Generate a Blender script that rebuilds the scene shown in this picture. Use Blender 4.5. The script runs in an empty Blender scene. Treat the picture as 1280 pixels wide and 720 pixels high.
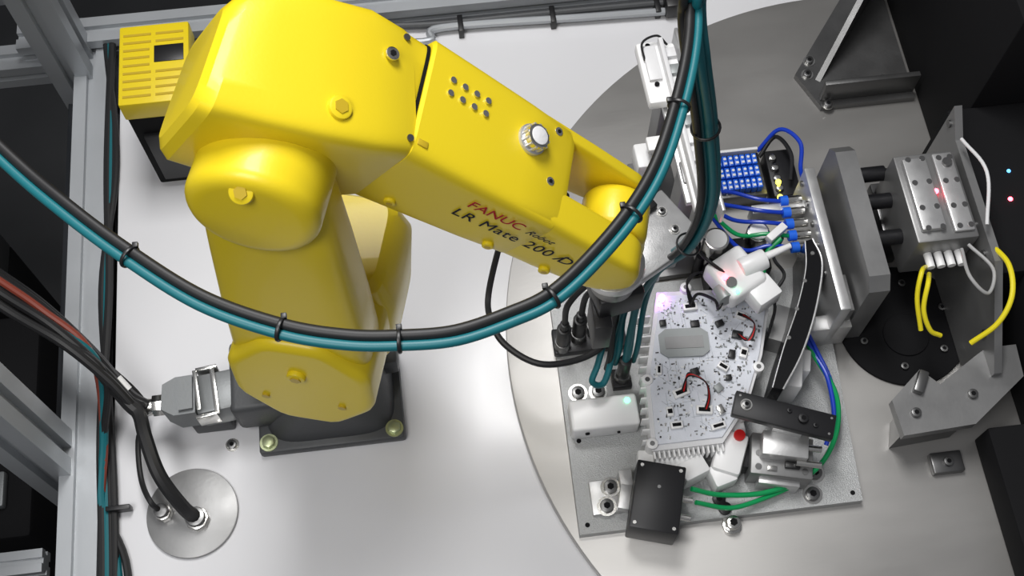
import bpy, bmesh, math, random
from mathutils import Vector, Matrix
random.seed(4)
V=Vector
scene=bpy.context.scene
scene.view_settings.view_transform='Standard'

# ------------------------------------------------------------ materials
def mat(name,col,metal=0.0,rough=0.5,bump=0.0,bscale=200,var=0.0,vscale=8,coat=0.0,emit=None,estr=0,trans=0.0,stretch=None,spec=None):
    m=bpy.data.materials.new(name); m.use_nodes=True
    nt=m.node_tree; p=nt.nodes['Principled BSDF']
    c=(col[0],col[1],col[2],1)
    p.inputs['Base Color'].default_value=c
    p.inputs['Metallic'].default_value=metal
    p.inputs['Roughness'].default_value=rough
    p.inputs['Coat Weight'].default_value=coat
    p.inputs['Transmission Weight'].default_value=trans
    if spec is not None: p.inputs['Specular IOR Level'].default_value=spec
    if emit:
        p.inputs['Emission Color'].default_value=(*emit,1); p.inputs['Emission Strength'].default_value=estr
    tc=nt.nodes.new('ShaderNodeTexCoord'); mp=nt.nodes.new('ShaderNodeMapping')
    nt.links.new(tc.outputs['Object'],mp.inputs['Vector'])
    if stretch: mp.inputs['Scale'].default_value=stretch
    n1=nt.nodes.new('ShaderNodeTexNoise'); n1.inputs['Scale'].default_value=vscale; n1.inputs['Detail'].default_value=5
    nt.links.new(mp.outputs['Vector'],n1.inputs['Vector'])
    mr=nt.nodes.new('ShaderNodeMapRange')
    mr.inputs['To Min'].default_value=max(0,rough-0.07-var*0.3); mr.inputs['To Max'].default_value=min(1,rough+0.07+var*0.3)
    nt.links.new(n1.outputs['Fac'],mr.inputs['Value']); nt.links.new(mr.outputs['Result'],p.inputs['Roughness'])
    if var>0:
        r=nt.nodes.new('ShaderNodeMix'); r.data_type='RGBA'
        k=1-var; r.inputs[6].default_value=(c[0]*k,c[1]*k,c[2]*k,1); r.inputs[7].default_value=c
        nt.links.new(n1.outputs['Fac'],r.inputs[0]); nt.links.new(r.outputs[2],p.inputs['Base Color'])
    if bump>0:
        n2=nt.nodes.new('ShaderNodeTexNoise'); n2.inputs['Scale'].default_value=bscale
        nt.links.new(mp.outputs['Vector'],n2.inputs['Vector'])
        b=nt.nodes.new('ShaderNodeBump'); b.inputs['Strength'].default_value=bump; b.inputs['Distance'].default_value=0.001
        nt.links.new(n2.outputs['Fac'],b.inputs['Height']); nt.links.new(b.outputs['Normal'],p.inputs['Normal'])
    return m
YEL=mat('yellow_enamel',(0.76,0.58,0.014),0,0.38,0.08,300,coat=0.08,spec=0.4)
YEL2=mat('yellow_screw_cap',(0.50,0.35,0.015),0,0.4)
CAST=mat('grey_cast_iron',(0.075,0.078,0.082),0.2,0.5,0.2,300)
HOOD=mat('grey_hood',(0.19,0.20,0.205),0.3,0.45,0.1,300)
WTAB=mat('white_painted_top',(0.78,0.78,0.80),0,0.22,0.03,60,var=0.05,vscale=5)
DIAL=mat('brushed_steel_dial',(0.46,0.45,0.435),0.72,0.44,0.05,90,var=0.12,vscale=5,stretch=(1,3,1))
ALU=mat('machined_aluminium',(0.66,0.66,0.66),0.7,0.38,0.15,700,var=0.15,vscale=60)
ALUR=mat('bead_blast_aluminium',(0.60,0.61,0.61),0.55,0.45,0.8,900,var=0.4,vscale=500)
ALUD=mat('dull_aluminium',(0.32,0.32,0.32),0.7,0.45,0.1,200,var=0.2,vscale=20)
GUS=mat('plain_steel_plate',(0.20,0.20,0.20),0.85,0.40,0.1,200,var=0.2,vscale=20)
EXT=mat('anodised_extrusion',(0.46,0.48,0.50),0.45,0.42,0.05,200,var=0.1,vscale=10)
STEEL=mat('bright_steel',(0.75,0.74,0.71),1,0.22)
DSTEEL=mat('dark_steel',(0.20,0.20,0.20),0.9,0.35)
BLK=mat('black_plastic',(0.010,0.010,0.011),0,0.4)
BLKM=mat('matte_black',(0.006,0.006,0.007),0,0.8,spec=0.2)
BLKA=mat('black_anodised',(0.013,0.013,0.015),0.2,0.42)
BLKG=mat('gloss_black_panel',(0.006,0.006,0.007),0,0.25,spec=0.35)
RUB=mat('black_rubber_sheath',(0.010,0.010,0.011),0,0.5)
TEAL=mat('teal_sheath',(0.004,0.125,0.15),0,0.45)
ORG=mat('orange_sheath',(0.22,0.04,0.022),0,0.5)
WPL=mat('white_plastic',(0.92,0.92,0.92),0,0.35)
WPL2=mat('off_white_plastic',(0.76,0.76,0.77),0,0.4,0.3,300)  # slightly greyer white plastic with a fine bump
PCB=mat('white_solder_mask',(0.80,0.83,0.90),0,0.35,0.2,500,var=0.12,vscale=120)
TRC=mat('board_trace',(0.50,0.53,0.58),0,0.4)
GRYP=mat('grey_keypad',(0.33,0.35,0.35),0.3,0.45)
BLUE=mat('blue_plastic',(0.02,0.15,0.80),0,0.35)
BLUT=mat('blue_tubing',(0.01,0.05,0.50),0,0.3)
GRNT=mat('green_tubing',(0.005,0.33,0.10),0,0.3)
YELT=mat('yellow_tubing',(0.85,0.72,0.02),0,0.35)
RED=mat('red_plastic',(0.6,0.01,0.01),0,0.4)
REDTX=mat('red_lettering',(0.42,0.01,0.02),0,0.6,spec=.1)
BLKTX=mat('dark_lettering',(0.012,0.012,0.022),0,0.6,spec=.1)
LRED=mat('led_red',(1,.1,.1),emit=(1,0.05,0.08),estr=16)
LGRN=mat('led_green',(.1,1,.4),emit=(0.1,1,0.45),estr=6)
LPUR=mat('led_purple',(.6,.2,1),emit=(0.6,0.2,1),estr=14)
LYEL=mat('led_yellow',(1,.9,.1),emit=(1,0.85,0.1),estr=3)
LBLU=mat('led_blue',(.1,.4,1),emit=(0.1,0.4,1),estr=3)
FLR=mat('dark_floor_paint',(0.035,0.037,0.04),0,0.5,0.1,30,var=0.4,vscale=3)
GLS=mat('smoked_polycarbonate',(0.02,0.022,0.025),0,0.15)

# ------------------------------------------------------------ mesh builder
def frame(o,x,y,z):
    x=V(x).normalized();y=V(y).normalized();z=V(z).normalized();o=V(o)
    return Matrix(((x.x,y.x,z.x,o.x),(x.y,y.y,z.y,o.y),(x.z,y.z,z.z,o.z),(0,0,0,1)))
def axm(o,axis):
    z=V(axis).normalized(); q=V((0,0,1)).rotation_difference(z)
    return Matrix.Translation(V(o))@q.to_matrix().to_4x4()
def rzm(o,deg): return Matrix.Translation(V(o))@Matrix.Rotation(math.radians(deg),4,'Z')
def cr(pts,sub):
    P=[V(p) for p in pts]
    if len(P)<3: return P
    P=[P[0]*2-P[1]]+P+[P[-1]*2-P[-2]]
    o=[]
    for i in range(1,len(P)-2):
        a,b,c,d=P[i-1:i+3]
        for k in range(sub):
            t=k/sub
            o.append(0.5*((2*b)+(c-a)*t+(2*a-5*b+4*c-d)*t*t+(3*b-a-3*c+d)*t**3))
    o.append(P[-2]); return o
class MB:
    def __init__(s): s.bm=bmesh.new(); s.mats=[]
    def mi(s,m):
        if m not in s.mats: s.mats.append(m)
        return s.mats.index(m)
    def add(s,b,m,M=None,bev=0,seg=2,ang=30):
        if bev>0:
            ed=[e for e in b.edges if len(e.link_faces)==2 and e.calc_face_angle(0)>math.radians(ang)]
            bmesh.ops.bevel(b,geom=ed,offset=bev,segments=seg,affect='EDGES',profile=0.5,clamp_overlap=True)
        if M is not None: bmesh.ops.transform(b,matrix=M,verts=b.verts)
        bmesh.ops.recalc_face_normals(b,faces=b.faces)
        k=s.mi(m)
        for f in b.faces: f.material_index=k; f.smooth=True
        t=bpy.data.meshes.new('t'); b.to_mesh(t); b.free(); s.bm.from_mesh(t); bpy.data.meshes.remove(t)
    def box(s,c,size,m,bev=0.0012,rz=0,M=None,seg=2):
        b=bmesh.new(); bmesh.ops.create_cube(b,size=1)
        bmesh.ops.scale(b,vec=V(size),verts=b.verts)
        T=rzm(c,rz) if M is None else M@Matrix.Translation(V(c))
        s.add(b,m,T,bev,seg)
    def bx(s,x0,x1,y0,y1,z0,z1,m,bev=0.0012,seg=2):
        s.box(((x0+x1)/2,(y0+y1)/2,(z0+z1)/2),(x1-x0,y1-y0,z1-z0),m,bev,seg=seg)
    def cyl(s,c,r,h,m,axis=(0,0,1),seg=28,bev=0,r2=None,M=None,bseg=2):
        b=bmesh.new(); bmesh.ops.create_cone(b,cap_ends=True,segments=seg,radius1=r,radius2=r if r2 is None else r2,depth=h)
        T=axm(c,axis) if M is None else M@axm(c,axis)
        s.add(b,m,T,bev,bseg,50)
    def sph(s,c,r,m,sc=(1,1,1),M=None):
        b=bmesh.new(); bmesh.ops.create_uvsphere(b,u_segments=24,v_segments=14,radius=r)
        bmesh.ops.scale(b,vec=V(sc),verts=b.verts)
        s.add(b,m,(M or Matrix())@Matrix.Translation(V(c)))
    def prism(s,pts,z0,z1,m,bev=0.001,M=None,seg=2):
        b=bmesh.new(); lo=[b.verts.new((p[0],p[1],z0)) for p in pts]; hi=[b.verts.new((p[0],p[1],z1)) for p in pts]
        n=len(pts); b.faces.new(lo[::-1]); b.faces.new(hi)
        for i in range(n): b.faces.new((lo[i],lo[(i+1)%n],hi[(i+1)%n],hi[i]))
        s.add(b,m,M,bev,seg)
    def tube(s,pts,r,m,seg=10,sub=8):
        P=cr(pts,sub); b=bmesh.new(); rings=[]
        t0=(P[1]-P[0]).normalized(); u=t0.orthogonal().normalized()
        for i,p in enumerate(P):
            t=(P[min(i+1,len(P)-1)]-P[max(i-1,0)]).normalized()
            u=(u-t*u.dot(t)).normalized(); w=t.cross(u)
            rings.append([b.verts.new(p+(u*math.cos(a)+w*math.sin(a))*r) for a in [2*math.pi*k/seg for k in range(seg)]])
        for i in range(len(rings)-1):
            for k in range(seg): b.faces.new((rings[i][k],rings[i][(k+1)%seg],rings[i+1][(k+1)%seg],rings[i+1][k]))
        b.faces.new(rings[0][::-1]); b.faces.new(rings[-1]); s.add(b,m)
    def loft(s,secs,m,n=40):
        # section = (centre, axis a, axis b, half a, half b, exponent); exponent<0 -> rounded octagon
        b=bmesh.new(); rings=[]
        for (c,ax,bx,ha,hb,e) in secs:
            c=V(c);ax=V(ax).normalized();bx=V(bx).normalized(); rg=[]
            for k in range(n):
                a=2*math.pi*(k+.5)/n; co,si=math.cos(a),math.sin(a)
                if e<0:
                    q=sum(max(0,math.cos(a-j*math.pi/4))**28 for j in range(8))**(1/28)
                    x=ha*co/q; y=hb*si/q
                else:
                    x=math.copysign(abs(co)**(2/e),co)*ha; y=math.copysign(abs(si)**(2/e),si)*hb
                rg.append(b.verts.new(c+ax*x+bx*y))
            rings.append(rg)
        for i in range(len(rings)-1):
            for k in range(n): b.faces.new((rings[i][k],rings[i][(k+1)%n],rings[i+1][(k+1)%n],rings[i+1][k]))
        b.faces.new(rings[0][::-1]); b.faces.new(rings[-1]); s.add(b,m)
    def ring(s,c,axis,R,r,m,n=20,k=8):
        b=bmesh.new(); T=axm(c,axis); rs=[]
        for i in range(n):
            a=2*math.pi*i/n
            rs.append([b.verts.new(((R+r*math.cos(q))*math.cos(a),(R+r*math.cos(q))*math.sin(a),1.6*r*math.sin(q))) for q in [2*math.pi*j/k for j in range(k)]])
        for i in range(n):
            for j in range(k): b.faces.new((rs[i][j],rs[(i+1)%n][j],rs[(i+1)%n][(j+1)%k],rs[i][(j+1)%k]))
        s.add(b,m,T)
    def bolt(s,c,r,m=None,axis=(0,0,1),h=None,washer=True):
        m=m or STEEL; h=h or r*0.9; ax=V(axis).normalized(); c=V(c)
        if washer: s.cyl(c+ax*0.0006,r*1.45,0.0014,STEEL,axis)
        s.cyl(c+ax*h/2,r,h,m,axis,24,r*0.12)
        s.cyl(c+ax*(h+0.0001),r*0.52,0.0006,BLKM,axis,6)
    def hexb(s,c,r,m,axis=(0,0,1),h=None):
        h=h or r; ax=V(axis).normalized(); c=V(c)
        s.cyl(c+ax*0.001,r*1.35,0.002,m,axis); s.cyl(c+ax*(h/2+.001),r,h,m,axis,6,r*0.1)
    def done(s,name,parent=None,ang=35):
        me=bpy.data.meshes.new(name); s.bm.to_mesh(me); s.bm.free()
        for m in s.mats: me.materials.append(m)
        try: me.set_sharp_from_angle(angle=math.radians(ang))
        except Exception: pass
        o=bpy.data.objects.new(name,me); scene.collection.objects.link(o)
        if parent is not None:
            o.parent=parent; o.matrix_parent_inverse=Matrix.Translation(parent.location).inverted()
        return o
def group(name,loc):
    e=bpy.data.objects.new(name,None); e.location=loc; e.empty_display_size=0.05; scene.collection.objects.link(e); return e

# ------------------------------------------------------------ camera
cd=bpy.data.cameras.new('camera'); cam=bpy.data.objects.new('camera',cd); scene.collection.objects.link(cam)
cd.sensor_width=36; cd.lens=42.19; cd.clip_start=0.02
cam.location=(0,0,1.486); cam.rotation_euler=(math.radians(25),0,math.radians(-7)); scene.camera=cam

# ------------------------------------------------------------ shell
b=MB(); b.bx(-2.5,2.5,-1.5,3,-0.9,-0.86,FLR,0); b.done('floor')
b=MB(); b.bx(-2.5,2.5,2.96,3,-0.86,2.4,BLKM,0); b.done('wall_back')
g=group('machine_table',(0.3,0.6,-0.01))
b=MB(); b.bx(-0.452,1.4,0.02,1.145,-0.02,0,WTAB,0.002); b.done('white_top',g)
b=MB(); b.bx(-0.44,1.38,0.04,1.13,-0.86,-0.021,BLKM,0.002); b.done('cabinet',g)
def tprof(w,slot=0.25):
    h=w/2; a=w*slot/2; d=w*0.18; P=[]
    base=[(-h,-h),(-a,-h),(-a,-h+d),(a,-h+d),(a,-h)]
    for q in range(4):
        c,s_=[(1,0),(0,1),(-1,0),(0,-1)][q]
        for (x,y) in base: P.append((x*c-y*s_,x*s_+y*c))
    return P
def extr(b,p0,p1,w=0.045,m=EXT,up=(0,0,1)):
    p0=V(p0);p1=V(p1);z=(p1-p0).normalized()
    x=V(up).cross(z)
    if x.length<.01:x=V((1,0,0))
    x.normalize(); y=z.cross(x)
    b.prism(tprof(w),0,(p1-p0).length,m,0.0008,frame(p0,x,y,z),1)
g=group('aluminium_frame',(-0.49,0.6,0))
b=MB(); extr(b,(-0.495,0.0,-0.024),(-0.495,1.2,-0.024),.05); b.done('side_rail',g)
b=MB(); extr(b,(-0.60,1.178,0.0),(1.4,1.178,0.0)); b.done('rear_rail',g)
b=MB(); extr(b,(-0.525,1.140,-0.86),(-0.525,1.140,1.6),0.06); b.done('corner_post',g)
b=MB(); extr(b,(-0.535,0.525,-0.86),(-0.535,0.525,1.6),0.06); b.done('mid_post',g)
b=MB(); extr(b,(-1.6,1.165,-0.03),(-0.55,1.165,-0.03)); extr(b,(-1.6,1.30,0.0),(-0.4,1.30,0.0)); b.done('outrigger_rail',g)
b=MB(); extr(b,(-1.6,0.40,-0.05),(-0.55,0.40,-0.05),.03); b.done('lower_rail',g)
b=MB(); b.bx(-0.545,-0.535,0.56,1.10,-0.7,-0.05,GLS,0.001); b.done('guard_panel',g)
b=MB()
b.bx(-1.2,-0.72,0.55,0.95,-0.86,-0.45,BLKM,0.01); b.bx(-1.1,-0.8,1.0,1.12,-0.5,-0.3,CAST,0.005); b.bx(-1.15,-0.76,0.6,0.66,-0.45,-0.43,HOOD,0.004)
b.bx(-1.1,-0.8,1.0,1.12,-0.86,-0.5,BLKM,0.005)
b.done('control_cabinet')

# dial
g=group('rotary_dial_table',(0.606,0.564,0))
b=MB(); b.cyl((0.606,0.564,0.01),0.541,0.0198,DIAL,seg=160,bev=0.0015); b.done('dial_plate',g)
b=MB(); b.cyl((0.59,0.560,0.0225),0.085,0.005,BLKM,seg=64,bev=0.001); b.cyl((0.59,0.545,0.026),0.03,0.004,BLKM,seg=40,bev=0.001)
for k in range(6):
    a=k*math.pi/3+.3; b.bolt((0.59+.06*math.cos(a),0.560+.06*math.sin(a),0.025),0.005,DSTEEL,washer=False)
b.done('hub_disc',g)
b=MB(); b.bx(0.705,1.3,0.80,1.13,0.0205,0.34,BLKM,0.003); b.bx(0.672,1.3,0.56,0.80,0.0205,0.16,BLKM,0.003);b.bx(0.705,1.3,0.395,0.56,0.0205,0.16,BLKM,0.003); b.bx(0.640,1.3,0.06,0.395,0.0205,0.07,BLKM,0.003)
b.sph((0.715,0.66,0.16),0.003,LRED); b.sph((0.725,0.70,0.16),0.0025,LBLU); b.sph((0.74,0.62,0.16),0.0025,LBLU)
b.done('black_indexer_housing')

# ------------------------------------------------------------ robot
R=group('industrial_robot_arm',(-0.17,0.581,0))
B=V((-0.170,0.581,0))
hx=V((.96,-.28,0)).normalized(); sx=V((-.28,-.96,0)).normalized(); UZ=V((0,0,1))
X=V((1,0,0));Y=V((0,1,0))
ZB_=mat('zinc_bolt',(.5,.55,.33),.7,.35)
b=MB()
b.box((B.x,B.y,0.009),(0.186,0.186,0.018),CAST,0.004)
b.loft([((B.x,B.y,0.016),X,Y,.084,.084,5),((B.x,B.y,0.03),X,Y,.080,.080,4.5),((B.x,B.y,0.07),X,Y,.075,.075,-1),((B.x,B.y,0.125),X,Y,.070,.070,-1),((B.x,B.y,0.145),X,Y,.070,.070,2),((B.x,B.y,0.15),X,Y,.068,.068,2)],CAST,48)
b.box((B.x-.080,B.y-.012,0.055),(0.070,0.095,0.070),CAST,0.008,seg=3)
for sx_,sy_ in ((-1,-1),(1,-1),(1,1),(-1,1)):
    b.hexb((B.x+sx_*.080,B.y+sy_*.080,0.018),.0085,ZB_,h=.007)
b.box((B.x+.08,B.y+.01,0.06),(0.03,0.05,0.04),CAST,0.006)
b.done('base_casting',R)
T2=V((-0.122,0.578,0.33))
b=MB()
def C(z,f): return V((B.x+(T2.x-B.x)*f,B.y+(T2.y-B.y)*f,z))
b.loft([(C(.15,0),hx,sx,.070,.070,2),(C(.155,0),hx,sx,.080,.080,2),(C(.19,0.05),hx,sx,.084,.084,2.2),(C(.22,.3),hx,sx,.088,.080,3),(C(.27,.7),hx,sx,.088,.072,5),(C(.36,1),hx,sx,.080,.062,8),(C(.405,1),hx,sx,.070,.055,8),(C(.415,1),hx,sx,.062,.048,7)],YEL,72)
c=C(.325,1)+hx*.055+sx*.066; b.cyl(c,.012,.004,YEL,sx,bev=.001)
b.done('turret',R,28)
# upper arm
A3=V((-0.137,0.508,0.655)); A2=V((-0.148,0.484,0.345))
b=MB()
u=(A3-A2).normalized(); s1=(sx-u*sx.dot(u)).normalized(); h1=s1.cross(u)
def up(t): return A2+(A3-A2)*t
b.loft([(up(-.02),h1,s1,.060,.034,5),(up(.12),h1,s1,.070,.036,5),(up(.35),h1,s1,.067,.036,4.5),(up(.7),h1,s1,.060,.034,4),(up(.92),h1,s1,.055,.033,3.5),(up(1.0),h1,s1,.050,.030,3)],YEL,56)
def drum(b,c,ax,ra,rb,w0,w1,m,e=3,seg=48,dome=.012,p=None):
    ax=V(ax).normalized(); q=ax.cross(p)
    S=[(c+ax*w0,p,q,ra*.96,rb*.96,e),(c+ax*(w0+.003),p,q,ra,rb,e)]
    for k in range(7):
        a=k/6*math.pi/2; dd=dome*1.15*(1-math.cos(a)); S.append((c+ax*(w1-dome+dome*math.sin(a)),p,q,ra-dd,rb-dd,e))
    b.loft(S,m,seg)
drum(b,A3,s1,.0545,.0545,-.055,.044,YEL,2.1,dome=.013,p=h1)
drum(b,A2,s1,.073,.086,-.045,.044,YEL,-1,dome=.010,p=h1)
b.done('upper_arm',R,28)
b=MB()
ax=(s1*.7+u*.7).normalized(); c=A3+s1*.041+u*.036
b.cyl(c,.010,.012,YEL,ax,bev=.0015); b.cyl(c+ax*.006,.0055,.003,YEL2,ax,6)
c=A2+s1*.045+u*.030; b.cyl(c,.0095,.008,YEL,s1,bev=.0015); b.cyl(c+s1*.004,.0055,.003,YEL2,s1,6)
for q in (-.04,.04): b.cyl(A2+s1*.044-u*.030+h1*q,.004,.005,YEL2,s1)
b.done('arm_screw_caps',R)
# elbow housing
E=V((-0.087,0.590,0.66)); W=V((0.160,0.517,0.47))
d=(W-E).normalized(); s_=(sx-d*sx.dot(d)).normalized(); n=s_.cross(d)
F=E+d*.068; Tt=V((-0.166,0.571,0.703))
dh=(F-Tt).normalized(); sh=(sx-dh*sx.dot(dh)).normalized(); nh=sh.cross(dh); LH=(F-Tt).length
def hp(t): return Tt+dh*t
b=MB()
st_=(sh-dh*.28).normalized()  # tail face is raked: near side reaches further back
b.loft([(hp(-.018),st_,nh,.046,.044,6),(hp(-.013),st_,nh,.053,.051,7),(hp(-.004),st_,nh,.058,.056,9),(hp(.028),(sh-dh*.12),nh,.060,.059,11),(hp(.06),sh,nh,.063,.063,11),(hp(LH-.045),sh,nh,.063,.063,11),(hp(LH-.012),sh,nh,.058,.055,10),(hp(LH-.004),sh,nh,.056,.052,9),(F-d*.002,s_,n,.053,.050,8)],YEL,96)
b.done('elbow_housing',R,25)
b=MB()
b.loft([(F-d*.003,s_,n,.054,.051,8),(F+d*.000,s_,n,.054,.051,8)],BLKM,56)
b.loft([(F+d*.0005,s_,n,.056,.052,9),(F+d*.003,s_,n,.059,.055,9),(E+d*.12,s_,n,.0575,.052,9),(E+d*.18,s_,n,.0555,.048,9),(E+d*.226,s_,n,.053,.044,9),(E+d*.234,s_,n,.049,.040,8)],YEL,80)
def cheek(so,hs,r0,r1,t0,L_,m):
    S=[(E+d*t0+s_*so,s_,n,hs,r0,6),(E+d*(t0+.06)+s_*so,s_,n,hs,(r0+r1)/2+.001,6),(E+d*L_+s_*(so-.001),s_,n,hs,r1,6)]
    for k in range(1,9):
        a=k/8*math.pi/2
        S.append((E+d*(L_+r1*.98*math.sin(a))+s_*(so-.001-.001*k/8),s_,n,hs*(1-.22*(1-math.cos(a))),max(.003,r1*math.cos(a)),6-3*k/8))
    b.loft(S,m,56)
cheek(.032,.0205,.0450,.036,.20,.314,YEL)
cheek(-.0465,.0075,.0425,.032,.20,.312,YEL)
b.done('forearm',R,28)
b=MB()
b.cyl(W+s_*(-.014),.033,.048,YEL,s_,40,.010,bseg=4)
down=V((0.10,0.05,-1)).normalized()
p1=(s_-down*s_.dot(down)).normalized(); p2=down.cross(p1)
b.loft([(W-s_*.015,p1,p2,.026,.032,3),(W-s_*.012+down*.05,p1,p2,.030,.030,2.4),(W-s_*.01+down*.062,p1,p2,.029,.029,2)],YEL)
b.cyl(W-s_*.01+down*.068,.028,.014,STEEL,down,36,.001)
b.done('wrist',R)
b=MB()
M=frame(E+n*.0505,d,-s_,n)@Matrix.Rotation(math.radians(2.6),4,'Y')
b.box((.178,.013,.0005),(.078,.062,.0026),YEL,.001,M=M)
for (x,y) in ((.145,-.013),(.145,.039),(.211,-.013),(.211,.039)):
    b.cyl((x,y,.003),.0042,.004,STEEL,M=M,bev=.0005); b.cyl((x,y,.0052),.002,.0008,BLKM,M=M,seg=6)
b.box((.196,-.008,.0019),(.006,.003,.0005),BLKTX,0,M=M)
b.cyl((.182,.014,.005),.0145,.008,ALU,M=M,bev=.001); b.cyl((.182,.014,.012),.0115,.012,STEEL,M=M,bev=.002)
for k in range(12):
    a=k*math.pi/6; b.box((.182+.0115*math.cos(a),.014+.0115*math.sin(a),.012),(.002,.002,.009),ALU,0,M=M)
b.cyl((.182,.014,.0182),.0085,.001,WPL2,M=M,bev=.0003)
for i in range(4):
    for j in (0,1):
        x=.092+i*.0125; y=.012+j*.013
        b.cyl((x,y,.0035),.0045,.005,DSTEEL,M=M,seg=6,bev=.0005); b.cyl((x,y,.007),.003,.004,STEEL,M=M)
    b.box((.092+i*.0125,.0325,.0008),(.005,.002,.0003),BLKTX,0,M=M)
b.done('connector_panel',R)
b=MB()
for (t,w) in ((.100,.0575),(.205,.054),(.27,.052)):
    c=E+d*t+s_*w-n*.030; b.cyl(c,.0055,.007,YEL,s_,bev=.001); b.cyl(c+s_*.0035,.003,.001,YEL2,s_,6)
c=hp(LH-.03)+nh*.063-sh*.022; b.cyl(c,.006,.003,STEEL,nh,bev=.0008); b.cyl(c+nh*.002,.0028,.001,BLKM,nh,6)
c=hp(LH-.012)+nh*.055+sh*.045; b.cyl(c,.003,.003,DSTEEL,nh)
c=hp(LH-.012)+nh*.055-sh*.045; b.cyl(c,.003,.003,DSTEEL,nh)
c=hp(.078)+nh*.062+sh*.036; b.cyl(c,.010,.010,YEL,(nh+sh*.1),bev=.002); b.cyl(c+nh*.005,.0060,.002,YEL2,(nh+sh*.1),6)
c=E+d*.078+n*.053+s_*.045; b.box((0,0,0),(.010,.006,.004),YEL2,.001,M=frame(c,d,-s_,n))
b.done('cover_screws',R)
def text(body,size,loc,xa,ya,za,m,name,shear=0,bold=0,sp=1.0):
    cu=bpy.data.curves.new(name,'FONT'); cu.body=body; cu.size=size; cu.extrude=.0001; cu.offset=bold; cu.shear=shear; cu.space_character=sp; cu.materials.append(m)
    cu.resolution_u=6
    o=bpy.data.objects.new(name,cu); scene.collection.objects.link(o); o.parent=R
    o.matrix_parent_inverse=Matrix.Translation(R.location).inverted(); o.matrix_basis=frame(loc,xa,ya,za)
def fp(t,nn,off=.0):
    w=.059-(t-.07)*.033
    return E+d*t+s_*(w+off)+n*nn
xa=(fp(.26,0)-fp(.14,0)).normalized(); ya=n; za=xa.cross(ya)
text('FANUC',.0175,fp(.148,.018,.0012),xa,ya,za,REDTX,'maker_lettering')
text('Robot',.0115,fp(.211,.018,.0012),xa,ya,za,BLKTX,'small_lettering',shear=.4)
text('LR Mate 200',.0195,fp(.146,-.004,.0012),xa,ya,za,BLKTX,'model_lettering',sp=1.08)
text('i',.0235,fp(.2575,-.004,.0012),xa,ya,za,BLKTX,'model_letter_i',shear=.5)
text('D',.0195,fp(.2635,-.004,.0012),xa,ya,za,BLKTX,'model_letter_d')
# gripper tool
b=MB()
tc=W+down*.078
b.cyl(tc+down*.006,.032,.014,ALU,down,36,.001)
b.cyl((tc.x+.002,tc.y,.364),.024,.034,DSTEEL,seg=32,bev=.001)
b.box((0.208,0.563,0.345),(0.115,0.072,0.014),ALU,.002,rz=30)
b.box((0.222,0.575,0.315),(0.05,0.05,0.045),ALUD,.003,rz=10)
b.box((0.175,0.535,0.315),(0.05,0.06,0.045),BLKA,.003,rz=10)
b.box((0.16,0.51,0.27),(0.02,0.04,0.06),BLKA,.002); b.box((0.236,0.585,0.26),(0.012,0.03,0.07),ALU,.002)
for (x,y) in ((.19,.583),(.235,.595),(.245,.572)): b.bolt((x,y,.352),.004,DSTEEL)
b.box((.215,.598,.356),(.03,.012,.008),BLK,.001,rz=30)
b.done('gripper_tool',R)

# hood connector
g=group('heavy_duty_connector',(-0.325,0.55,0.07))
b=MB()
b.box((-0.303,0.553,0.062),(0.05,0.052,0.050),HOOD,.004,rz=6)
b.prism([(-.326,.526),(-.326,.576),(-.350,.575),(-.366,.567),(-.368,.535),(-.352,.525)],.045,.092,HOOD,.003,seg=3)
b.prism([(-.328,.530),(-.328,.572),(-.345,.571),(-.345,.529)],.092,.098,HOOD,.002)
b.box((-0.322,0.552,0.099),(0.005,0.052,0.003),STEEL,.0005,rz=6); b.box((-0.302,0.552,0.090),(0.006,0.060,0.004),STEEL,.0005,rz=6)
b.box((-0.312,0.521,0.078),(0.026,0.004,0.030),STEEL,.0005,rz=6); b.box((-0.312,0.583,0.078),(0.026,0.004,0.030),STEEL,.0005,rz=6)
b.cyl((-0.374,0.549,0.07),.014,.016,STEEL,(1,0,0),8,.001); b.cyl((-0.386,0.548,0.07),.011,.012,STEEL,(1,0,0),24,.002)
b.bx(-0.345,-0.295,0.530,0.572,0,0.036,CAST,.003)
b.bolt((-.30,.51,.0),.006,DSTEEL)
b.done('connector_hood',g)

b=MB(); b.cyl((-0.351,0.426,0.003),.057,.006,ALUD,seg=64,bev=.001)
for (x,y,r) in ((-.343,.415,.015),(-.385,.428,.011)):
    b.cyl((x,y,.012),r,.014,STEEL,seg=8,bev=.001); b.cyl((x,y,.022),r*.8,.012,DSTEEL,bev=.001)
b.done('cable_gland_plate')
b=MB(); b.tube([(-.46,.62,.11),(-.41,.552,.09),(-.396,.535,.085),(-.386,.50,.09),(-.372,.455,.08),(-.352,.422,.05),(-.343,.415,.02)],.009,RUB)
b.tube([(-.45,.62,.08),(-.405,.57,.03),(-.412,.52,.03),(-.408,.47,.03),(-.393,.435,.04),(-.385,.428,.015)],.0035,RUB)
b.done('gland_cables')
b=MB()
base=[(-.75,.86,.20),(-.62,.76,.17),(-.549,.700,.15),(-.488,.650,.14),(-.439,.600,.11),(-.405,.556,.08),(-.388,.548,.07)]
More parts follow.
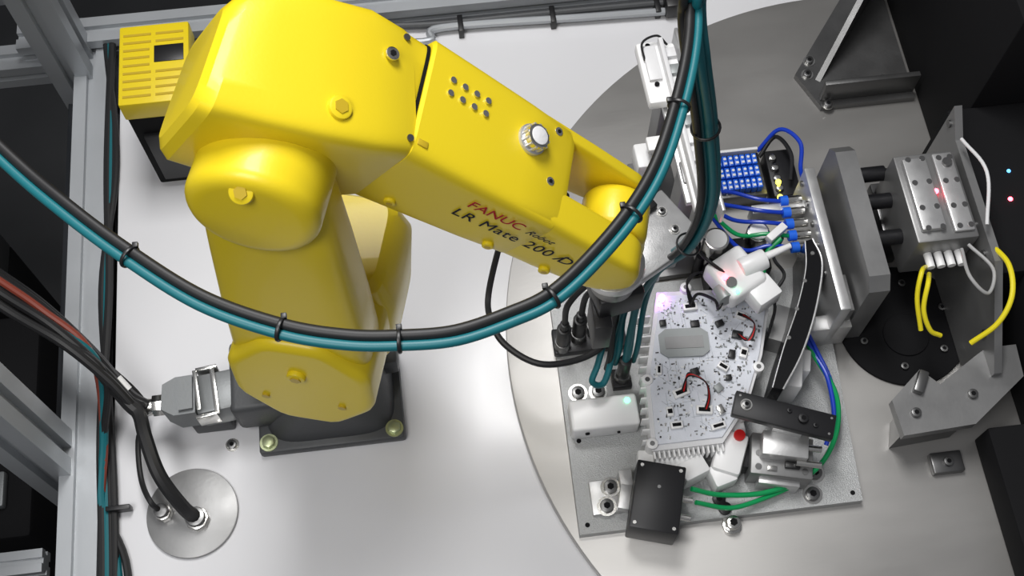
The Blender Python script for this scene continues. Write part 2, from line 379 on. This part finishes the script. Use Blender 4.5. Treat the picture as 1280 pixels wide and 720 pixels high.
for k,(m,r) in enumerate(((RUB,.008),(RUB,.007),(ORG,.005),(RUB,.0075),(TEAL,.0055),(RUB,.006),(RUB,.008),(RUB,.005),(RUB,.006))):
    P=[]
    for i,p in enumerate(base):
        sp=(1-i/6)**.8
        P.append((p[0]+(k-4)*.004*sp*2,p[1]-(k-4)*.014*sp-.01*sp,p[2]+((k*7)%3-1)*.012*sp+(.006*((k%2))*(1-sp))))
    if m in (ORG,TEAL) or k==7:
        P=P[:5]+[(-.452,.53,.04),(-.462,.45,.01),(-.458+.004*k,.36,.006),(-.455+.003*k,.2,.006)]
    P=[(-1.3,1.05,-.30),(-1.0,.98-.01*k,.10)]+P
    b.tube(P,r,m)
for k,(m,r) in enumerate(((RUB,.006),(TEAL,.005),(RUB,.004),(RUB,.005))):
    b.tube([(-.462-k*.003,1.16,.01),(-.465+.004*k,.95,.008),(-.46-.003*k,.75,.008),(-.465+.004*k,.55,.01),(-.46+.005*k,.38,.008),(-.455+.004*k,.1,.006)],r,m)
b.box((-.44,.44,.012),(.03,.006,.016),BLK,.001)
b.cyl((-.418,.572,.09),.0098,.02,WPL,(.6,-.75,-.5))
b.done('cell_wiring_bundle')
b=MB()
b.tube([(-.43,1.12,.01),(-.2,1.13,.01),(0.0,1.102,.012),(.03,1.125,.012),(.25,1.118,.012),(.40,1.113,.012)],.006,EXT)
b.tube([(-.40,1.135,.01),(-.1,1.14,.01),(0.03,1.132,.012),(.2,1.132,.012),(.40,1.13,.012)],.0055,CAST)
for x in (.06,.2,.36): b.box((x,1.125,.01),(.008,.03,.02),BLK,.001)
b.box((.385,1.125,.02),(.03,.04,.03),BLK,.003)
b.done('rear_wiring')

# dress cable overhead
b=MB()
arc=[(-1.1,1.1,1.35),(-.75,.92,1.0),(-.52,.72,.80),(-.40,.60,.76),(-.308,.491,.75),(-.261,.440,.75),(-.216,.397,.75),(-.167,.357,.75),(-.115,.330,.75),(-.073,.317,.75),(-.037,.312,.75),(.001,.311,.75),(.039,.320,.75),(.068,.331,.75),(.099,.355,.75),(.132,.388,.75),(.158,.424,.75),(.181,.472,.75),(.199,.520,.75),(.209,.564,.75),(.215,.63,.76),(.215,.76,.84),(.21,1.0,1.15),(.20,1.15,1.7)]
def offs(P,o,dz):
    P=[V(p) for p in P]; out=[]
    for i,p in enumerate(P):
        t=(P[min(i+1,len(P)-1)]-P[max(i-1,0)]).normalized(); w=t.cross(UZ).normalized()
        out.append(p+w*o+UZ*dz)
    return out
b.tube(offs(arc,-.0035,.0),.0040,RUB,12); b.tube(offs(arc,.0034,-.002),.0036,TEAL,12); b.tube(offs(arc,-.001,-.006),.0030,RUB,12)
for i in (6,8,10,13,15,17):
    p=V(arc[i]); t=(V(arc[i+1])-V(arc[i-1])); w=t.cross(UZ).normalized(); b.ring(p-UZ*.002-w*.0002,t,.0080,.0009,BLK); b.box(p-w*.008+UZ*.003,(.004,.004,.003),BLK,.0005)
st=[(.20,1.13,1.6),(.208,.85,1.05),(.206,.59,.80),(.208,.56,.74),(.214,.540,.70),(.236,.542,.60),(.255,.535,.48),(.250,.539,.38),(.227,.553,.30),(.210,.557,.20),(.203,.530,.13),(.200,.525,.09)]
for k,(m,r) in enumerate(((RUB,.0038),(TEAL,.0042),(TEAL,.004),(TEAL,.0035))):
    P=[(p[0]+(k-1.5)*.0055+ (0 if i<9 else (k-1.5)*.006),p[1]+((k%2)-.5)*.006,p[2]) for i,p in enumerate(st)]
    b.tube(P,r,m,12)
for i in (5,7): 
    p=V(st[i]); t=V(st[i+1])-V(st[i-1]); b.ring(p,t,.0125,.0012,BLK)
b.done('robot_dress_cables')
b=MB(); b.tube([(.13,.60,.40),(.10,.67,.33),(.075,.670,.22),(.048,.62,.15),(.045,.58,.15),(.060,.543,.15),(.101,.514,.15),(.161,.524,.14),(.195,.555,.15),(.20,.57,.29)],.004,RUB); 
b.done('sensor_cable')

g=group('yellow_topped_drive_unit',(-.345,.97,.1))
b=MB(); b.bx(-.392,-.305,.912,1.032,0,.165,BLKM,.003); b.bx(-.38,-.315,.905,.912,.02,.13,BLK,.001)
b.done('black_body',g)
b=MB(); b.bx(-.394,-.303,.910,1.034,.165,.200,YEL,.003); b.bx(-.348,-.310,.972,.998,.2,.2012,BLK,.0003)
for k in range(9):
    y=.920+k*.012
    if .962<y<1.0: b.bx(-.388,-.354,y,y+.0035,.2,.2008,YEL2,0)
    else: b.bx(-.388,-.352,y,y+.0035,.2,.2008,YEL2,0); b.bx(-.346,-.310,y,y+.0035,.2,.2008,YEL2,0)
b.done('vented_lid',g)

# ------------------------------------------------------------ fixture
Z0=.020; ZP=.036
g=group('fixture_plate_assembly',(.31,.45,ZP))
b=MB()
b.prism([(.124,.332),(.476,.332),(.492,.60),(.492,.655),(.130,.655)],Z0,ZP,ALUR,.0015)
for (x,y) in ((.135,.343),(.466,.343),(.14,.45),(.14,.64)): b.cyl((x,y,ZP),.003,.0008,BLKM)
b.done('base_plate',g)
b=MB()
b.bx(.143,.180,.352,.395,ZP,ZP+.008,ALU,.0015)
for (x,y) in ((.169,.384),(.161,.361)): b.bolt((x,y,ZP+.008),.0085,DSTEEL,h=.006)
for (x,y) in ((.148,.513),(.174,.512),(.425,.373),(.416,.347)): b.bolt((x,y,ZP),.0085,DSTEEL,h=.006)
for (x,y) in ((.305,.342),(.30,.355)): b.bolt((x,y,ZP),.008,BLKA,h=.006,washer=False)
b.bx(.180,.196,.355,.40,ZP,.06,ALU,.001)
b.done('clamp_bolts',g)
b=MB(); b.bx(.131,.216,.452,.493,ZP,.072,WPL,.004,3)
b.cyl((.150,.451,.058),.0028,.002,BLKM,(0,1,0)); b.cyl((.190,.451,.05),.002,.002,BLKM,(0,1,0)); b.sph((.204,.484,.0725),.0035,LGRN,(1,1,.4))
b.done('white_sensor_block',g)
b=MB(); M=rzm((.215,.349,0),-17)
b.box((0,0,.082),(.058,.082,.056),BLKA,.002,M=M)
b.box((0,0,.045),(.045,.065,.02),BLKA,.001,M=M)
for x in (-.023,.023):
    for y in (-.035,.035): b.cyl((x,y,.1103),.0022,.001,STEEL,M=M,seg=12)
b.cyl((0,.012,.1102),.002,.0006,DSTEEL,M=M)
b.box((-.036,.005,.06),(.014,.03,.016),ALU,.001,M=M)
b.cyl((.034,-.01,.075),.004,.02,STEEL,(1,0,0),M=M); b.cyl((.034,.012,.075),.004,.02,STEEL,(1,0,0),M=M)
b.done('black_valve_box',g)
poly=[(.265,.613),(.331,.608),(.398,.580),(.376,.517),(.346,.457),(.308,.415),(.225,.415),(.232,.502)]
cx=sum(p[0] for p in poly)/8; cy=sum(p[1] for p in poly)/8
def grow(k): return [(cx+(x-cx)*k,cy+(y-cy)*k) for x,y in poly]
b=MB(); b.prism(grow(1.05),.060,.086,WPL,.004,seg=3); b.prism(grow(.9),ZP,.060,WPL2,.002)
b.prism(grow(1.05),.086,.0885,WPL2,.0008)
for k in range(15):
    x=.224+k*.0060; b.box((x,.408,.074),(.0022,.014,.022),WPL,.0005)
for k in range(13):
    y=.425+k*.0135; b.box((.219+(y-.415)*.13,y,.076),(.016,.0022,.022),WPL,.0005)
for (x,y) in ((.222,.418),(.23,.50),(.30,.618),(.37,.50),(.34,.445)): b.cyl((x,y,.082),.007,.026,WPL,bev=.001); b.cyl((x,y,.0953),.003,.0006,DSTEEL)
b.done('appliance_housing',g)
b=MB(); b.prism(grow(.98),.0886,.0915,PCB,.0005)
ZB=.0915
def inside(x,y,kk=.93):
    P=grow(kk); c=False; j=len(P)-1
    for i in range(len(P)):
        if (P[i][1]>y)!=(P[j][1]>y) and x<(P[j][0]-P[i][0])*(y-P[i][1])/(P[j][1]-P[i][1])+P[i][0]: c=not c
        j=i
    return c
b.done('circuit_board',g)
b=MB()
MG=rzm((.284,.543,ZB),-4)
b.prism([(-.031,-.012),(-.022,-.019),(.022,-.019),(.031,-.012),(.031,.012),(.022,.019),(-.022,.019),(-.031,.012)],0,.004,GRYP,.001,MG)
b.prism([(-.024,-.008),(.024,-.008),(.024,.008),(-.024,.008)],.004,.0048,ALUD,.0008,MG)
for (x,y,w,h,m,rz) in ((.290,.502,.010,.010,BLK,10),(.302,.566,.011,.009,BLK,0),(.333,.563,.010,.008,BLK,15),(.340,.52,.008,.011,BLK,-20),(.352,.545,.013,.010,BLK,-20),(.262,.572,.008,.008,BLK,0),(.30,.59,.018,.010,WPL,0),(.345,.59,.016,.013,WPL,20),(.268,.478,.020,.011,WPL,15),(.292,.452,.020,.011,WPL,-10),(.255,.437,.015,.009,WPL,0),(.362,.57,.014,.009,WPL,-30),(.315,.478,.010,.010,GRYP,30),(.33,.49,.007,.007,BLK,0),(.246,.51,.012,.007,WPL,80),(.25,.455,.008,.012,WPL,0),(.326,.505,.014,.009,WPL,-40),(.355,.52,.009,.014,WPL,-25),(.305,.43,.018,.008,WPL,10),(.312,.45,.008,.012,STEEL,20)):
    b.box((x,y,ZB+.003),(w,h,.006),m,.0006,rz=rz)
    if m is WPL: b.box((x,y,ZB+.0063),(w*.7,h*.45,.001),BLKM,0,rz=rz)
cnt=0
while cnt<460:
    x=random.uniform(.225,.398);y=random.uniform(.415,.612)
    if not inside(x,y) or (abs(x-.284)<.035 and abs(y-.543)<.022): continue
    w=random.choice((.0015,.002,.003,.004)); h=random.choice((.001,.0015,.002)); m=random.choice((BLK,GRYP,STEEL,DSTEEL,WPL2,WPL,GRYP))
    b.box((x,y,ZB+.0007),(w,h,.0014),m,0,rz=random.choice((0,90,-20,70))); cnt+=1
cnt=0
while cnt<90:
    x=random.uniform(.235,.39);y=random.uniform(.42,.605)
    if not inside(x,y,.82): continue
    b.box((x,y,ZB+.0001),(random.uniform(.008,.022),.0006,.0003),TRC,0,rz=random.choice((0,90,45,-45,90))); cnt+=1
b.sph((.2665,.606,ZB+.006),.0045,LPUR); b.sph((.262,.598,ZB+.003),.002,LPUR)
b.sph((.345,.455,.10),.010,RED,(1,1,.6))
for k in range(3):
    b.tube([(.268+.003*k,.478,ZB+.006),(.278,.492+.002*k,ZB+.02),(.296,.482,ZB+.022),(.298+.001*k,.466,ZB+.015),(.292+.002*k,.452,ZB+.006)],.0011,(BLK,RED,RUB)[k],6)
    b.tube([(.300+.003*k,.590,ZB+.006),(.297,.61+.002*k,ZB+.03),(.32,.622,ZB+.032),(.345+.003*k,.590,ZB+.008)],.0012,(BLK,RUB,BLK)[k],6)
    b.tube([(.362+.002*k,.57,ZB+.006),(.372,.55,ZB+.02),(.358+.003*k,.53,ZB+.02),(.352,.545,ZB+.006)],.001,(BLK,RED,RUB)[k],6)
b.tube([(.345,.59,ZB+.008),(.36,.605,ZB+.03),(.385,.60,ZB+.04),(.40,.57,ZB+.03),(.39,.54,ZB+.01)],.002,RUB,8)
b.done('board_components',g)
b=MB(); M=rzm((.378,.4235,0),-22.2)
b.box((0,0,.124),(.121,.031,.013),BLKA,.0015,M=M)
b.bolt(M@V((-.046,0,.1305)),.005,DSTEEL); b.bolt(M@V((.022,.0,.1305)),.006,BLKA,washer=False); b.bolt(M@V((.005,.006,.1305)),.003,BLKA,washer=False);b.bolt(M@V((.038,-.004,.1305)),.003,BLKA,washer=False)
for x,y in ((-.055,.01),(.055,.01),(.055,-.01)): b.cyl((x,y,.1306),.0015,.0006,STEEL,M=M)
b.box((.01,0,.108),(.035,.026,.020),ALU,.001,M=M)
b.done('black_clamp_bar',g)
b=MB(); M=rzm((.378,.388,0),-14)
b.box((0,0,.058),(.075,.052,.044),ALUD,.002,M=M); b.box((0,0.008,.09),(.055,.030,.022),ALU,.0015,M=M)
b.box((.0,-.029,.052),(.05,.008,.03),ALU,.001,M=M); b.box((-.045,0,.05),(.02,.03,.03),BLKA,.002,M=M)
for x in (-.028,.028):
    for y in (-.017,.0): b.cyl((x,y,.0803),.004,.001,DSTEEL,M=M)
for y in (-.01,.01): b.cyl((.03,y,.09),.004,.03,STEEL,(1,0,0),M=M)
b.box((.012,-.012,.083),(.018,.008,.006),BLK,.001,M=M); b.box((-.012,-.018,.082),(.012,.006,.004),STEEL,.001,M=M)
b.done('pneumatic_slide',g)
b=MB()
b.box((.243,.402,.062),(.078,.024,.020),WPL,.003,rz=-8); b.box((.27,.388,.056),(.034,.024,.04),WPL,.003,rz=20)
b.box((.318,.402,.062),(.036,.054,.030),WPL,.005,rz=-25); b.box((.305,.378,.055),(.030,.028,.03),WPL,.004,rz=15); b.cyl((.332,.42,.075),.007,.012,RED)
b.box((.408,.490,.075),(.028,.050,.06),WPL,.004,rz=-15); b.box((.432,.505,.06),(.016,.03,.05),WPL,.003,rz=-15); b.box((.335,.435,.05),(.02,.02,.03),WPL,.003)
b.done('white_locators',g)
b=MB()
b.tube([(.262,.362,.075),(.30,.354,.06),(.357,.352,.055),(.415,.368,.06),(.450,.405,.07),(.463,.457,.075),(.445,.515,.08),(.43,.55,.09)],.0032,GRNT)
b.tube([(.264,.345,.075),(.31,.338,.055),(.36,.348,.05),(.40,.360,.05)],.003,GRNT)
b.tube([(.44,.545,.09),(.452,.52,.075),(.462,.48,.07),(.462,.44,.065),(.45,.41,.06)],.003,BLUT)
b.tube([(.435,.54,.09),(.446,.515,.08),(.456,.48,.08),(.455,.43,.07),(.44,.40,.06)],.003,BLUT)
b.done('pneumatic_tubing',g)
b=MB(); 
b.box((.350,.600,.150),(.056,.058,.034),WPL,.007,rz=28,seg=3)
b.box((.380,.576,.145),(.036,.034,.03),WPL,.004,rz=28)
b.cyl((.372,.608,.165),.013,.034,WPL,(1,.3,.1),bev=.002); b.cyl((.400,.618,.168),.0055,.046,WPL,(1,.3,.1),r2=.0035,bev=.0005)
b.cyl((.34,.585,.169),.0065,.004,DSTEEL); b.sph((.334,.592,.170),.0035,LRED); b.cyl((.330,.576,.155),.010,.02,GRYP,(0.3,-1,.2),bev=.001); b.sph((.345,.572,.168),.0025,LGRN)
b.box((.36,.625,.095),(.03,.03,.08),WPL2,.003,rz=28); b.box((.36,.64,.06),(.05,.03,.05),BLKA,.002)
b.tube([(.33,.57,.155),(.322,.56,.15),(.325,.58,.13),(.31,.60,.11),(.30,.59,.098)],.002,RUB,8)
b.tube([(.335,.60,.165),(.315,.62,.17),(.31,.65,.15),(.33,.67,.12)],.0022,RUB,8)
b.tube([(.40,.58,.14),(.415,.60,.14),(.41,.63,.13),(.43,.66,.12)],.0022,RUB,8)
b.done('white_probe_clamp',g)
b=MB()
for (x,y,r) in ((.348,.673,.017),(.404,.677,.015)):
    b.cyl((x,y,.075),r,.075,STEEL,bev=.002); b.cyl((x,y,.1128),r*.8,.002,WPL,bev=.0005)
b.cyl((.33,.665,.06),.006,.05,BLKA); b.box((.38,.67,.05),(.09,.05,.028),BLKA,.002)
b.done('capped_cylinders',g)
b=MB()
pts=[(.458,.640),(.462,.605),(.440,.545),(.410,.490),(.378,.448),(.366,.452),(.390,.500),(.418,.550),(.440,.600),(.448,.638)]
b.prism(pts,.075,.150,BLKG,.001)
b.tube([(p[0],p[1],.150) for p in pts[:5]],.0014,ALU,8)
b.tube([(p[0],p[1],.150) for p in pts[5:]],.0008,ALU,8)
for i in range(4): b.cyl((.453-.018*i,.62-.036*i,.1505),.0025,.001,STEEL)
b.box((.42,.56,.055),(.03,.05,.04),ALUD,.001,rz=-25)
b.done('black_guard_panel',g)
b=MB()
b.bx(.470,.484,.540,.742,ZP,.150,ALU,.002); b.bx(.44,.500,.54,.56,ZP,.09,ALU,.001)
b.bx(.478,.498,.550,.60,ZP,.12,ALUD,.001)
for y in (.73,.70,.67,.64,.6): b.cyl((.469,y,.13),.004,.003,DSTEEL,(1,0,0))
b.bx(.40,.47,.70,.712,.09,.12,ALU,.001)
for k in range(5):
    y=.645+.017*k; b.cyl((.455,y,.120),.006,.022,STEEL,(1,0,0)); b.cyl((.443,y,.120),.007,.010,BLUE,(1,0,0))
b.done('bracket_with_fittings',g)
b=MB()
for k in range(5):
    y=.645+.017*k
    b.tube([(.44,y,.12),(.41,y+.004,.125),(.375,y+.012+.004*k,.11),(.35,.735+.004*k,.08),(.345,.76,.05)],.0028,BLUT if k!=1 else GRNT)
b.tube([(.425,.655,.13),(.405,.640,.12),(.395,.61,.11)],.0035,GRNT); b.box((.42,.662,.132),(.03,.01,.012),WPL,.001,rz=35)
b.done('blue_air_lines',g)

g2=group('pneumatic_manifold',(.41,.80,.04))
b=MB(); b.bx(.364,.448,.764,.832,Z0,.048,DSTEEL,.002)
for k in range(9):
    for j in range(3):
        x=.371+k*.0082; y=.777+j*.0188
        b.box((x,y,.055),(.0066,.016,.014),BLUE,.0008); b.cyl((x,y+.003,.0625),.002,.001,WPL); b.box((x,y-.004,.0622),(.004,.0035,.0008),WPL,0)
b.bx(.361,.366,.766,.832,.048,.062,WPL2,.001); b.bx(.366,.446,.8305,.835,.046,.058,WPL,.001)
b.bx(.454,.492,.755,.828,Z0,.055,BLKA,.002)
for k in range(4): b.cyl((.462,.765+.016*k,.058),.005,.01,STEEL,bev=.001)
b.sph((.460,.771,.066),.004,LYEL); b.sph((.460,.752,.058),.004,LYEL)
b.tube([(.447,.832,.05),(.475,.845,.08),(.495,.815,.09),(.49,.78,.08),(.483,.745,.1)],.003,BLUT); b.tube([(.447,.822,.05),(.47,.84,.07),(.482,.805,.08),(.476,.77,.07)],.003,BLK)
b.done('valve_bank',g2)

g3=group('white_console_part',(.30,.75,.25))
M=rzm((.300,.755,0),2)
b=MB()
b.box((0,0,.262),(.026,.235,.012),WPL,.003,M=M); b.box((-.006,0,.275),(.006,.235,.018),WPL2,.002,M=M)
for k in range(9): b.box((.005,-.10+k*.025,.271),(.012,.014,.006),(WPL,GRYP,WPL2)[k%3],.001,M=M)
b.box((-.022,.075,.265),(.028,.09,.016),WPL,.004,M=M); b.box((-.022,.085,.276),(.016,.05,.004),WPL2,.001,M=M); b.cyl((-.022,.055,.275),.003,.002,BLKM,M=M); b.cyl((-.022,.112,.275),.003,.002,BLKM,M=M)
b.tube([M@V((.002,.11,.275)),M@V((-.01,.118,.285)),M@V((-.03,.11,.285)),M@V((-.03,.09,.276))],.0015,BLK)
b.done('console_strip',g3)
b=MB(); b.box((.017,0,.265),(.004,.26,.030),ALU,.0008,M=M); b.box((0,0,.25),(.034,.20,.008),ALU,.001,M=M)
b.box((-.005,.06,.14),(.02,.03,.235),ALUD,.002,M=M); b.box((-.005,-.06,.14),(.02,.03,.235),ALUD,.002,M=M); b.box((0,0,.0265),(.06,.18,.012),ALUD,.001,M=M)
b.box((-.045,-.005,.20),(.020,.035,.03),WPL,.003,M=M); b.box((-.028,-.005,.235),(.03,.02,.01),WPL,.002,M=M); b.box((-.025,-.005,.20),(.02,.012,.012),ALUD,.001,M=M)
b.done('nest_rail',g3)

b=MB()
for (x,y) in ((.136,.574),(.158,.584),(.180,.590)):
    b.cyl((x,y,.08),.009,.06,BLK,bev=.002); b.cyl((x,y,.058),.0105,.020,DSTEEL,seg=12,bev=.001); b.cyl((x,y,.115),.006,.02,BLK,bev=.002)
b.cyl((.205,.522,.075),.008,.075,BLK,bev=.002); b.cyl((.205,.522,.055),.010,.02,DSTEEL,seg=12)
b.bx(.125,.22,.565,.60,ZP,.05,BLKA,.002); b.bx(.193,.217,.51,.535,ZP,.05,BLKA,.001)
b.tube([(.136,.574,.12),(.14,.58,.17),(.17,.59,.2),(.20,.56,.22)],.004,RUB); b.tube([(.158,.584,.12),(.165,.59,.17),(.19,.58,.2)],.004,RUB)
b.tube([(.18,.59,.12),(.19,.57,.14),(.17,.52,.12),(.16,.50,.11),(.175,.50,.10),(.19,.53,.12),(.205,.56,.2)],.004,TEAL)
b.tube([(.205,.522,.11),(.208,.535,.16),(.215,.555,.22)],.0045,TEAL)
b.done('circular_connectors')
b=MB(); b.cyl((.312,.324,Z0+.004),.012,.008,STEEL,bev=.001); b.cyl((.312,.324,Z0+.014),.009,.014,STEEL,bev=.002); b.cyl((.312,.324,Z0+.0212),.005,.0006,BLKM,seg=6); b.done('locating_pin')

# ------------------------------------------------------------ centre tower
g=group('transfer_slide_tower',(.60,.62,.1))
b=MB(); 
M=frame((.515,.655,0),(0,1,0),(0,0,1),(1,0,0))
b.prism([(-.105,.026),(.100,.026),(.100,.17),(.085,.185),(-.09,.185),(-.105,.17)],-.013,.013,ALUD,.002,M)
b.done('end_plate',g)
b=MB()
for y in (.722,.682,.630): b.cyl((.548,y,.15),.010,.045,BLKA,(1,0,0),bev=.001); b.cyl((.565,y,.15),.006,.05,STEEL,(1,0,0))
b.done('guide_rods',g)
b=MB(); b.bx(.568,.645,.597,.720,.11,.195,ALUD,.003)
b.bx(.575,.605,.61,.71,.195,.203,ALU,.002); b.bx(.615,.640,.605,.715,.195,.200,ALU,.002)
for x in (.582,.60,.622,.636):
    for y in (.612,.64,.675,.708): b.cyl((x,y,.2035 if x<.61 else .2005),.0035,.001,DSTEEL)
b.sph((.606,.662,.2),.0035,LRED); b.cyl((.63,.70,.202),.006,.003,DSTEEL)
b.bx(.565,.60,.65,.73,.026,.11,DSTEEL,.002)
b.done('slide_body',g)
b=MB()
M=frame((.655,.60,0),(0,1,0),(0,0,1),(1,0,0))
b.prism([(-.15,.026),(.165,.026),(.165,.225),(.13,.20),(-.04,.20),(-.15,.11)],-.005,.005,ALUD,.001,M)
for (y,z) in ((.755,.2),(.74,.12),(.62,.18),(.58,.18),(.5,.12)): b.cyl((.649,y,z),.005,.003,DSTEEL,(1,0,0))
b.done('side_plate',g)
b=MB()
b.prism([(.521,.435),(.565,.470),(.585,.448),(.640,.480),(.655,.488),(.693,.488),(.690,.446),(.614,.393),(.524,.389)],.085,.10,ALUD,.002)
b.prism([(.530,.397),(.61,.402),(.68,.447),(.68,.47),(.54,.43)],Z0+.001,.085,GUS,.002)
b.bolt((.545,.415,.10),.006,DSTEEL,washer=False); b.bolt((.62,.43,.10),.006,DSTEEL,washer=False); b.box((.56,.452,.1),(.03,.012,.02),DSTEEL,.002,rz=60)
b.done('lower_bracket',g)
b=MB()
b.tube([(.585,.570,.16),(.572,.55,.18),(.566,.525,.16),(.575,.505,.14),(.59,.50,.13)],.003,YELT)
b.tube([(.583,.580,.16),(.568,.565,.18),(.562,.54,.16),(.568,.51,.13)],.003,YELT)
b.tube([(.61,.475,.16),(.635,.485,.19),(.652,.51,.21),(.66,.55,.21),(.655,.59,.19)],.0032,YELT)
b.tube([(.62,.585,.19),(.61,.54,.21),(.63,.52,.2),(.645,.55,.2),(.63,.59,.19)],.0022,mat('clear_tube',(.4,.4,.4),0,.2))
b.tube([(.648,.72,.22),(.655,.66,.24),(.645,.60,.22)],.0022,WPL2)
for k in range(4): b.cyl((.59+.013*k,.588,.16),.005,.02,WPL,(0,1,0)); 
b.done('yellow_air_lines',g)
g=group('gusset_bracket',(.62,.98,.05))
b=MB()
b.prism([(.535,.965),(.655,1.12),(.698,1.12),(.698,.905),(.56,.905)],Z0,Z0+.010,GUS,.001)
M=frame((.565,.95,Z0+.01),(.62,.78,0),(0,0,1),(.78,-.62,0))
b.prism([(0,0),(.19,0),(.19,.12),(.16,.12)],-.004,.004,GUS,.001,M)
b.bx(.56,.698,.915,.923,Z0+.01,.07,GUS,.001)
for (x,y) in ((.552,.962),(.57,.908),(.6,.940),(.66,.94),(.56,.985)): b.bolt((x,y,Z0+.010),.006,DSTEEL)
b.done('gusset_plate',g)
b=MB(); b.bx(.575,.615,.355,.382,Z0,Z0+.012,DSTEEL,.002); b.bolt((.595,.368,Z0+.012),.006,DSTEEL,washer=False); b.done('dial_stop_block')

# ------------------------------------------------------------ light
def area(name,loc,size,power,tgt,col=(1,1,1),sy=None):
    l=bpy.data.lights.new(name,'AREA'); l.energy=power; l.color=col; l.size=size
    if sy: l.shape='RECTANGLE'; l.size_y=sy
    o=bpy.data.objects.new(name,l); scene.collection.objects.link(o); o.location=loc
    o.rotation_euler=(V(tgt)-V(loc)).to_track_quat('-Z','Y').to_euler()
area('ceiling_lamp',(-0.05,1.15,2.15),0.5,32,(-0.05,0.6,0),(1.0,0.99,0.98),sy=.8)
area('ceiling_lamp',(-0.60,-0.2,2.2),0.7,19,(-0.10,0.6,0),(1.0,0.99,0.98))
w=bpy.data.worlds.new('world'); scene.world=w; w.use_nodes=True
w.node_tree.nodes['Background'].inputs[0].default_value=(0.94,0.95,1,1); w.node_tree.nodes['Background'].inputs[1].default_value=0.17
